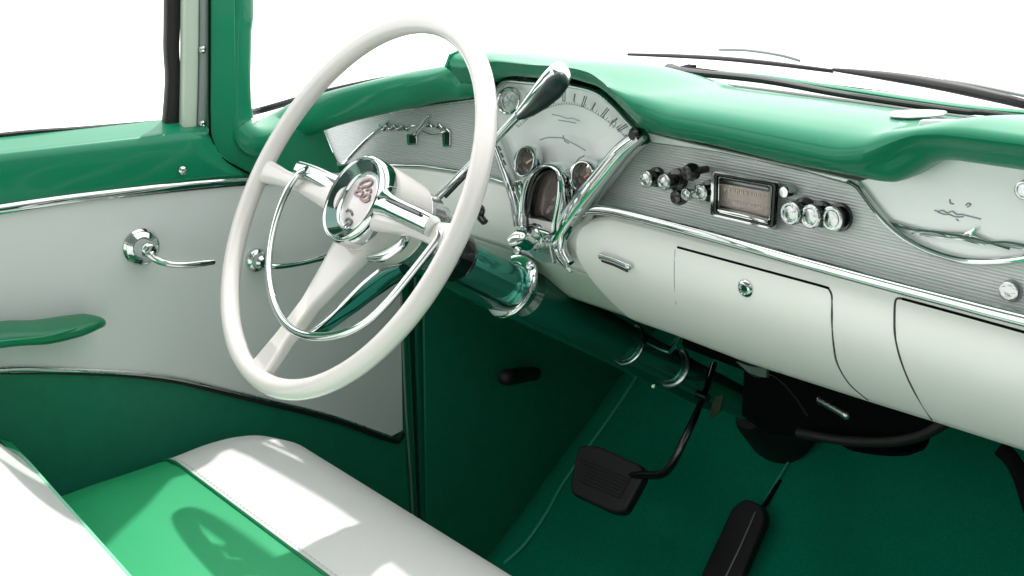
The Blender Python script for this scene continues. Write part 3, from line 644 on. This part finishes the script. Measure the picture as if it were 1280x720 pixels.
# chrome arms of the horn ring
hr = bar('horn_ring', [wp_(u, v, -.006) for u, v in [(384, 212), (372, 219), (358, 240), (346, 270), (338, 305), (336, 340), (342, 376), (355, 402), (375, 417), (400, 421), (430, 416), (458, 402), (485, 377), (510, 347), (533, 318), (548, 298), (550, 290)]], .0048, .0038, CHROME, wheel, up=WN, n=16, sm=8)
bar('ring_arm', [wp_(u, v, t) for u, v, t in [(374, 211, .000), (390, 217, .003), (408, 226, .010), (428, 236, .020)]], [.009, .0105, .012], [.007, .009], CHROME, hr, up=WN, n=20, pw=2.6)
bar('ring_arm', [wp_(u, v, t) for u, v, t in [(479, 254, .010), (486, 257, .007), (500, 264, .003), (524, 275, -.003), (540, 283, -.006)]], [.016, .0125, .012, .011], [.009, .008], CHROME, hr, up=WN, n=20, pw=2.6)
bar('arm_groove', [wp_(u, v, t) for u, v, t in [(483, 249, -.004), (502, 257, -.009), (525, 268, -.0135)]], [.002, .0028, .002], .001, BLACKG, hr, up=WN, n=8)
bar('arm_groove', [wp_(u, v, -.012) for u, v in [(385, 216), (402, 225), (418, 234)]], [.0022], .001, BLACKG, hr, up=WN, n=8) if False else None
# hub lower chrome scroll
bar('spoke_edge', [wp_(u, v, .010) for u, v in [(474, 338), (452, 356), (428, 380), (404, 402), (384, 419)]], [.002, .003, .003, .002], .002, CHROME, wheel, up=WN, n=10)
bar('hub_scroll', [wp_(u, v, .035) for u, v in [(510, 290), (504, 303), (492, 313), (478, 320), (462, 323)]], [.003, .007, .008, .004], .005, CHROME, wheel, up=WN, n=12)

# ================================================================ STEERING COLUMN
colm = thing('steering_column', 'glossy green steering column with chrome clamp running down under the dash', 'steering column', WC+WN*.83)
def T(t, a=0, b=0): return Wp(a, b, t)
lathe('column_tube', WC, WN, [(.022, .155), (.0245, .16), (.0245, .30), (.0245, .44), (.0262, .445), (.0255, .50), (.0235, .60), (.0235, .84)], mat('column_paint_highlight', (.07, .33, .26), .16, metal=.75, rvar=.03), colm, n=40)  # green column paint lightened, its bright highlight is put into the colour
lathe('lower_jacket', WC, WN, [(.0245, .285), (.031, .292), (.0315, .30), (.0315, .335), (.030, .345), (.028, .42), (.0265, .47)], GREEN2, colm, n=40)
bar('shift_tube', [T(.17, -.012, -.030), T(.25, -.012, -.030), T(.45, -.01, -.027), T(.70, -.005, -.024)], .0085, .0085, GREEN2, colm, up=(1, 0, 0), n=16, sm=2)
bar('shift_tube_edge', [T(.16, -.022, -.036), T(.29, -.022, -.038)], .0022, .0022, CHROME, colm, up=(1, 0, 0), n=10, sm=0)
# clamp: C shaped chrome band with a lumpy bracket above
def cring(t, r, a0, a1, n=20, w=.004): return [T(t+w*0, r*math.cos(x), r*math.sin(x)) for x in np.linspace(math.radians(a0), math.radians(a1), n)]
bar('column_clamp', cring(.262, .0325, -170, 120, 26), [.010, .012, .012, .012], [.004, .0045], CHROME, colm, up=WN, n=14, sm=0, pw=2.5)
bk = bar('clamp_bracket', [on(u, v, 1, y) for u, v, y in [(640, 308, .90), (652, 300, .91), (668, 296, .93), (684, 300, .945), (692, 310, .955)]], [.006, .012, .016, .016, .010], [.012, .014, .014, .010], CHROME, colm, up=(0, -1, .3), n=18, pw=2.8)
for u, v, y in ((648, 314, .885), (671, 291, .91), (690, 320, .945), (664, 333, .90)):
    lathe('bolt', on(u, v, 1, y), (.2, -1, .3), [(.005, 0), (.005, .004), (.003, .006)], CHROME, bk, n=8)
plate('clamp_plate', roundpoly([on(u, v, 1, .93) for u, v in [(660, 305), (686, 303), (692, 330), (676, 328), (662, 318)]], .004), (0, .006, 0), SATIN, bk, bevel=.001)
bar('column_band', cring(.487, .0285, -140, 90), .0022, .0016, CHROME, colm, up=WN, n=10, sm=0)
lathe('bolt', T(.487, -.014, -.027), (-.3, -.3, -1), [(.004, 0), (.004, .006), (.002, .007)], CHROME, colm, n=8)
bar('lower_bracket', cring(.585, .0275, -140, 80), [.003, .0045, .003], .003, SATIN, colm, up=WN, n=10, sm=0)
lathe('bolt', T(.575, -.006, -.030), (-.3, -.3, -1), [(.005, 0), (.005, .007), (.002, .009)], CHROME, colm, n=8)
bar('lower_hanger', [on(u, v, 1, 1.20) for u, v in [(850, 420), (842, 432), (830, 446), (820, 458)]], [.003, .005, .0035], .003, CHROME, colm, up=(0, -1, 0), n=10)
lathe('column_boot', WC, WN, [(.033, .78), (.045, .80), (.050, .82), (.060, .85), (.062, .87)], BLACK, colm, n=28)
# collar behind wheel
lathe('hub_collar', WC, WN, [(.026, .150), (.031, .153), (.032, .168), (.028, .176), (.0245, .18)], BLACKG, colm, n=32)
# black horn/turn wire lump
bar('signal_lug', [on(u, v, 1, .90) for u, v in [(594, 255), (601, 262), (600, 270), (606, 278)]], [.004, .006, .005, .004], .005, BLACKG, colm, up=(0, -1, 0), n=10)
# gear lever
gl = bar('gear_lever', [on(u, v, 1, y) for u, v, y in [(548, 246, .86), (560, 234, .862), (600, 194, .868), (640, 152, .872), (665, 126, .874)]], [.0048, .0045, .0045, .005, .0075], [.0045, .0045, .0045, .006], CHROME, colm, up=(0, -1, 0), n=16)
bar('lever_shade', [on(u, v, 1, y) for u, v, y in [(557, 246, .863), (580, 222, .866), (602, 200, .869)]], .0022, .002, BLACKG, gl, up=(0, -1, 0), n=8)
bar('lever_knob', [on(u, v, 1, y) for u, v, y in [(650, 142, .870), (662, 130, .868), (676, 116, .866), (690, 103, .864), (700, 94, .862)]], [.0050, .0080, .0115, .0142, .0148], [.006, .008, .010, .011, .011], CHROME, gl, up=(0, -1, 0), n=24, round_end=True)
bar('knob_inlay', [on(u, v, 1, y) for u, v, y in [(650, 147, .856), (664, 137, .851), (678, 124, .846), (692, 110, .844), (702, 101, .846)]], [.0025, .0068, .0105, .0125, .0100], [.004, .006, .008, .009, .007], mat('dark_lever_inlay', (.004, .022, .018), .4, spec=.25), gl, up=(0, -1, 0), n=20, round_end=True)

# ================================================================ SEAT
seat = thing('bench_seat', 'white vinyl bench seat with bright green cushion insert and piping', 'seat', (-.2, .5, -.1))
SXL, SXR = -.672, .62
def cush(y):   # height of cushion top at Y
    K = [(.30, .262), (.42, .268), (.50, .275), (.575, .279), (.62, .283), (.67, .288), (.72, .285), (.76, .270), (.785, .245), (.795, .20), (.79, .10), (.77, .0)]
    return K
prof = smooth_path([(0, y, z) for y, z in cush(0)], 4)
def cushion(name, seg, m, parent, puff=0, xl=SXL):
    xs = [xl+d for d in (0, .002, .006, .014, .028, .05, .09)]+list(np.linspace(xl+.15, SXR, 24))
    rows = []
    for p in seg:
        r = []
        for x in xs:
            e = max(0, 1-(x-xl)/.09); drop = .055*(1-math.sqrt(max(0, 1-e*e)))
            fr_ = max(0, (p[1]-.70))*0
            r.append((x, p[1]-drop*(1.1 if p[1] > .70 else 0), p[2]-drop*(1 if p[2] > .2 else 0)+puff))
        rows.append(r)
    return gridsurf(name, rows, m, parent, ang=80)
iS = min(range(len(prof)), key=lambda i: abs(prof[i][1]-.600)+(5 if prof[i][2] < .25 else 0))
cushion('front_bolster', prof[iS:], WVINYL, seat)
cushion('cushion_insert', prof[:iS+1], GVINYL, seat)
P = [np.array([x, prof[iS][1], prof[iS][2]+.0005-.055*(1-math.sqrt(max(0, 1-max(0, 1-(x-SXL)/.09)**2)))]) for x in [SXL+.0005, SXL+.004, SXL+.012, SXL+.03, SXL+.06, SXL+.1, -.4, -.2, 0, .3, SXR]]
bar('piping', P, .0022, .0022, GARM, seat, n=8)
st = bmesh.new()
for k in range(150):
    x = SXL+.03+k*.0085
    yy = prof[iS][1]+.007; zz = prof[iS][2]+.0018-.055*(1-math.sqrt(max(0, 1-max(0, 1-(x-SXL)/.09)**2)))
    sweep(st, [np.array([x, yy, zz]), np.array([x+.005, yy, zz])], .0005, .0004, (0, 0, 1), 5)
mesh_obj('stitching', st, MINT, seat)
plate('cushion_side', [(SXL+.001, y, z-.056) if z > .2 else (SXL+.001, y, z) for _, y, z in prof]+[(SXL+.001, .30, .0)], (.01, 0, 0), WVINYL, seat)
# backrest
L0, L1 = on(0, 541, 2, .335), on(160, 721, 2, .305)
L0 = L0+(L1-L0)*0.02
def BL(k): return L0+(L1-L0)*k
ks = [0, .02, .06, .12, .2, .35, .6, 1, 1.5, 2, 2.6, 3.2]
offs = [(.004, -.075), (.006, -.045), (.004, -.02), (0, 0), (-.010, .010), (-.03, .034), (-.08, .098), (-.15, .19), (-.22, .28), (-.27, .33), (-.31, .345), (-.36, .33), (-.38, .2), (-.36, -.2)]
rows = []
for dy, dz in offs:
    r = []
    for k in ks:
        e = max(0, 1-k/.2); sh = .03*(1-math.sqrt(max(0, 1-e*e)))
        r.append(BL(k)+np.array([0, dy-(sh if dy > -.3 else -sh), dz-sh*.6]))
    rows.append(r)
bk_ = gridsurf('backrest', rows[3:], WVINYL, seat, sub=1, ang=80)
bar('backrest_piping', [BL(k)+np.array([0, .002-.03*(1-math.sqrt(max(0, 1-max(0, 1-k/.2)**2))), -.002-.018*(1-math.sqrt(max(0, 1-max(0, 1-k/.2)**2)))]) for k in ks], .0028, .0028, mat('pale_green_piping', (.25, .62, .42), .4), seat, n=10)
gridsurf('backrest_roll', [[p+np.array([0, a, b]) for p in [BL(k) for k in ks]] for a, b in [(-.004, -.004), (.010, -.012), (.019, -.026), (.020, -.042), (.012, -.056), (-.01, -.075)]], GVINYL, seat, ang=80)
plate('seat_base', [(-.66, .74, -.10), (.60, .74, -.10), (.60, .10, -.10), (-.66, .10, -.10)], (0, 0, .20), DARK, seat)

# ================================================================ PEDALS
brk = thing('brake_pedal', 'square black rubber brake pedal on a bent black arm', 'pedal', on(800, 480, 1, 1.3), 'foot pedals')
def pedal(name, L, y0, dvec, m, parent, r=.012):
    return plate(name, roundpoly([onp(u, v, y0, dvec) for u, v in L], r, 6), np.array(dvec)/np.linalg.norm(dvec)*.018, m, parent, bevel=.004)
pn = np.array([0.0, .80, -.60]); pc = on(757, 600, 1, 1.15)
pd = pedal('pedal_pad', [(722, 556), (748, 557), (802, 582), (804, 596), (779, 641), (764, 641), (714, 618), (712, 604)], pc, pn, BLACK, brk)
bm = bmesh.new()
for k in range(7):
    t = .18+k*.11
    a = np.array([728, 566])*(1-t)+np.array([722, 606])*t; b = np.array([792, 592])*(1-t)+np.array([772, 628])*t
    sweep(bm, [onp(*a, pc-pn/np.linalg.norm(pn)*.0008, pn), onp(*b, pc-pn/np.linalg.norm(pn)*.0008, pn)], .0018, .0012, (0, -.8, .6), 8)
mesh_obj('pad_rib', bm, BLACK, pd)
bar('pedal_arm', [on(775, 598, 1, 1.168), on(800, 594, 1, 1.165), on(826, 593, 1, 1.165), on(840, 580, 1, 1.17), on(855, 550, 1, 1.185), on(869, 520, 1, 1.21), on(882, 488, 1, 1.25), on(892, 455, 1, 1.29)], .0062, .0045, BLACKG, brk, up=(0, -1, 0), n=14)
lathe('arm_pin', on(878, 495, 1, 1.225), (1, 0, 0), [(.006, -.01), (.006, .01)], BLACKG, brk, n=12)
plate('return_spring_tab', [on(u, v, 1, 1.24) for u, v in [(893, 496), (904, 494), (899, 515), (889, 524), (887, 516)]], (0, .004, 0), mat('olive_bracket', (.06, .09, .05), .5), brk)
acc = thing('accelerator_pedal', 'long narrow black rubber accelerator pedal beside the floor hump', 'pedal', toe(900, 740), 'foot pedals')
pa = toe(925, 680, .045); an = np.array([0, .70, -.714])
pedal('pedal_pad', [(931, 622), (955, 632), (957, 648), (925, 724), (900, 770), (872, 760), (868, 735), (915, 634)], pa, an, BLACK, acc, .010)
bar('pad_groove', [onp(u, v, pa-an*.001, an) for u, v in [(944, 640), (925, 684), (900, 735)]], .0012, .0008, GREYM, acc, up=(0, -.7, .7), n=6, sm=2)
bar('pedal_rod', [toe(918, 650, .03), toe(945, 645, .02), toe(975, 600, .012)], .004, .004, BLACKG, acc, n=8, sm=4)
# carpet seam on the toe board
cs = bar('carpet_seam', [toe(u, v, .016) for u, v in [(998, 552), (985, 578), (968, 606), (952, 634), (930, 672)]], .0018, .0012, BIND, None, up=(0, -.65, .76), n=6)
tag(cs, 'thin pale green carpet seam line running up the toe board to the black hose', 'carpet seam')

# ================================================================ UNDER-DASH
pk = thing('pull_knob', 'black ribbed pull knob sticking out of the dark green kick panel', 'knob', on(668, 468, 0, -.685))
bar('knob_shaft', [on(672, 467, 0, -.685), on(655, 468, 0, -.655), on(650, 468, 0, -.650)], .007, .007, BLACKG, pk, up=(0, 0, 1), n=14, sm=0)
bar('knob_grip', [on(668, 467, 0, -.672), on(650, 469, 0, -.640), on(633, 472, 0, -.612)], [.011, .0125, .013], [.0105, .012, .0125], BLACK, pk, up=(0, 0, 1), n=12, pw=3, sm=0, round_end=True)
ht = thing('heater_box', 'black heater housing with hoses hidden under the ivory dash panel', 'heater', on(1050, 520, 1, 1.25))
plate('housing', [on(u, v, 1, 1.20) for u, v in [(930, 440), (1010, 445), (1190, 470), (1300, 520), (1300, 560), (1180, 530), (1150, 548), (1090, 560), (1000, 545), (960, 545), (925, 520)]], (0, .20, .0), DARK, ht, bevel=.004)
bar('heater_hose', [on(u, v, 1, 1.175) for u, v in [(998, 541), (1020, 545), (1060, 551), (1110, 552), (1150, 545), (1180, 530), (1210, 515)]], .0062, .0062, BLACK, ht, up=(0, -1, 0), n=14)
lathe('blower_motor', on(1100, 530, 1, 1.28), (.15, -.2, -1), [(.06, -.05), (.06, .015), (.055, .025), (.04, .033), (.0002, .035)], DARK, ht, n=32)
bar('chrome_rod', [on(1025, 500, 1, 1.15), on(1040, 508, 1, 1.145), on(1058, 519, 1, 1.14)], [.004, .005, .0055], .005, SATIN, ht, up=(0, -1, 0), n=12, round_end=True)
bar('wire', [on(u, v, 1, 1.16) for u, v in [(925, 455), (945, 470), (965, 468), (990, 490), (1010, 520)]], .0022, .0022, BLACKG, ht, n=8)
plate('bracket', [on(u, v, 1, 1.14) for u, v in [(920, 452), (938, 458), (958, 461), (958, 472), (950, 471), (936, 466)]], (0, .004, 0), mat('green_grey_bracket', (.10, .16, .13), .5), ht)
bar('edge_bracket', [on(u, v, 1, 1.10) for u, v in [(1250, 560), (1265, 575), (1278, 600), (1290, 640)]], .009, .006, DARK, ht, up=(0, -1, 0), n=10)
bar('conduit', [on(u, v, 1, 1.22) for u, v in [(860, 425), (900, 440), (960, 462), (1010, 480), (1080, 500)]], .012, .012, DARK, ht, n=10)

# ================================================================ WINDSHIELD and WIPERS
ws = thing('windshield', 'clear wraparound windshield glass above the green dashboard', 'windshield', (0, 1.15, .74))
gl_rows = []
for z, dy in [(.755, 0), (.95, -.10), (1.15, -.22)]:
    gl_rows.append([(x, y+dy, z-(.05 if (x < -.7 and z < .8) else 0)) for x, y in [(-.752, .80), (-.75, .90), (-.735, 1.0), (-.68, 1.09), (-.55, 1.14), (-.3, 1.155), (0, 1.16), (.3, 1.155), (.7, 1.13)]])
gridsurf('glass', gl_rows, GLASS, ws, ang=80)
def wiper(label, blade, arm, w_, y):
    t = thing('windshield_wiper', label, 'wiper', on(*arm[0], 1, y), 'windshield wipers')
    bar('wiper_blade', [on(u, v, 1, y) for u, v in blade], [.002, w_*.8, w_, w_*.8, .002], [.002, w_*.6, w_*.7, w_*.6], BLACK, t, up=(0, -.3, 1), n=10, sm=5)
    bar('blade_edge', [on(u, v-2.2, 1, y+.002) for u, v in blade[1:]], .0012, .0012, SATIN, t, n=6, sm=5)
    bar('wiper_arm', [on(u, v, 1, y+.03) for u, v in arm], [.0028, .0022, .0015], .002, GREYM, t, n=8, sm=5)
    return t
wiper('long thin black wiper blade lying behind the gauge hood, farther from the camera', [(785, 68), (830, 69.5), (900, 73), (970, 80), (1041, 89)], [(900, 62), (935, 63), (975, 69), (1000, 76)], .0042, 1.26)
wiper('thick black wiper blade lying at the right behind the dashboard top', [(1041, 87), (1100, 94), (1170, 105), (1240, 120), (1320, 140)], [(1180, 100), (1220, 107), (1300, 124)], .0085, 1.24)

for o in [o for o in bpy.data.objects if '_loc' in o.keys()]: place(o)
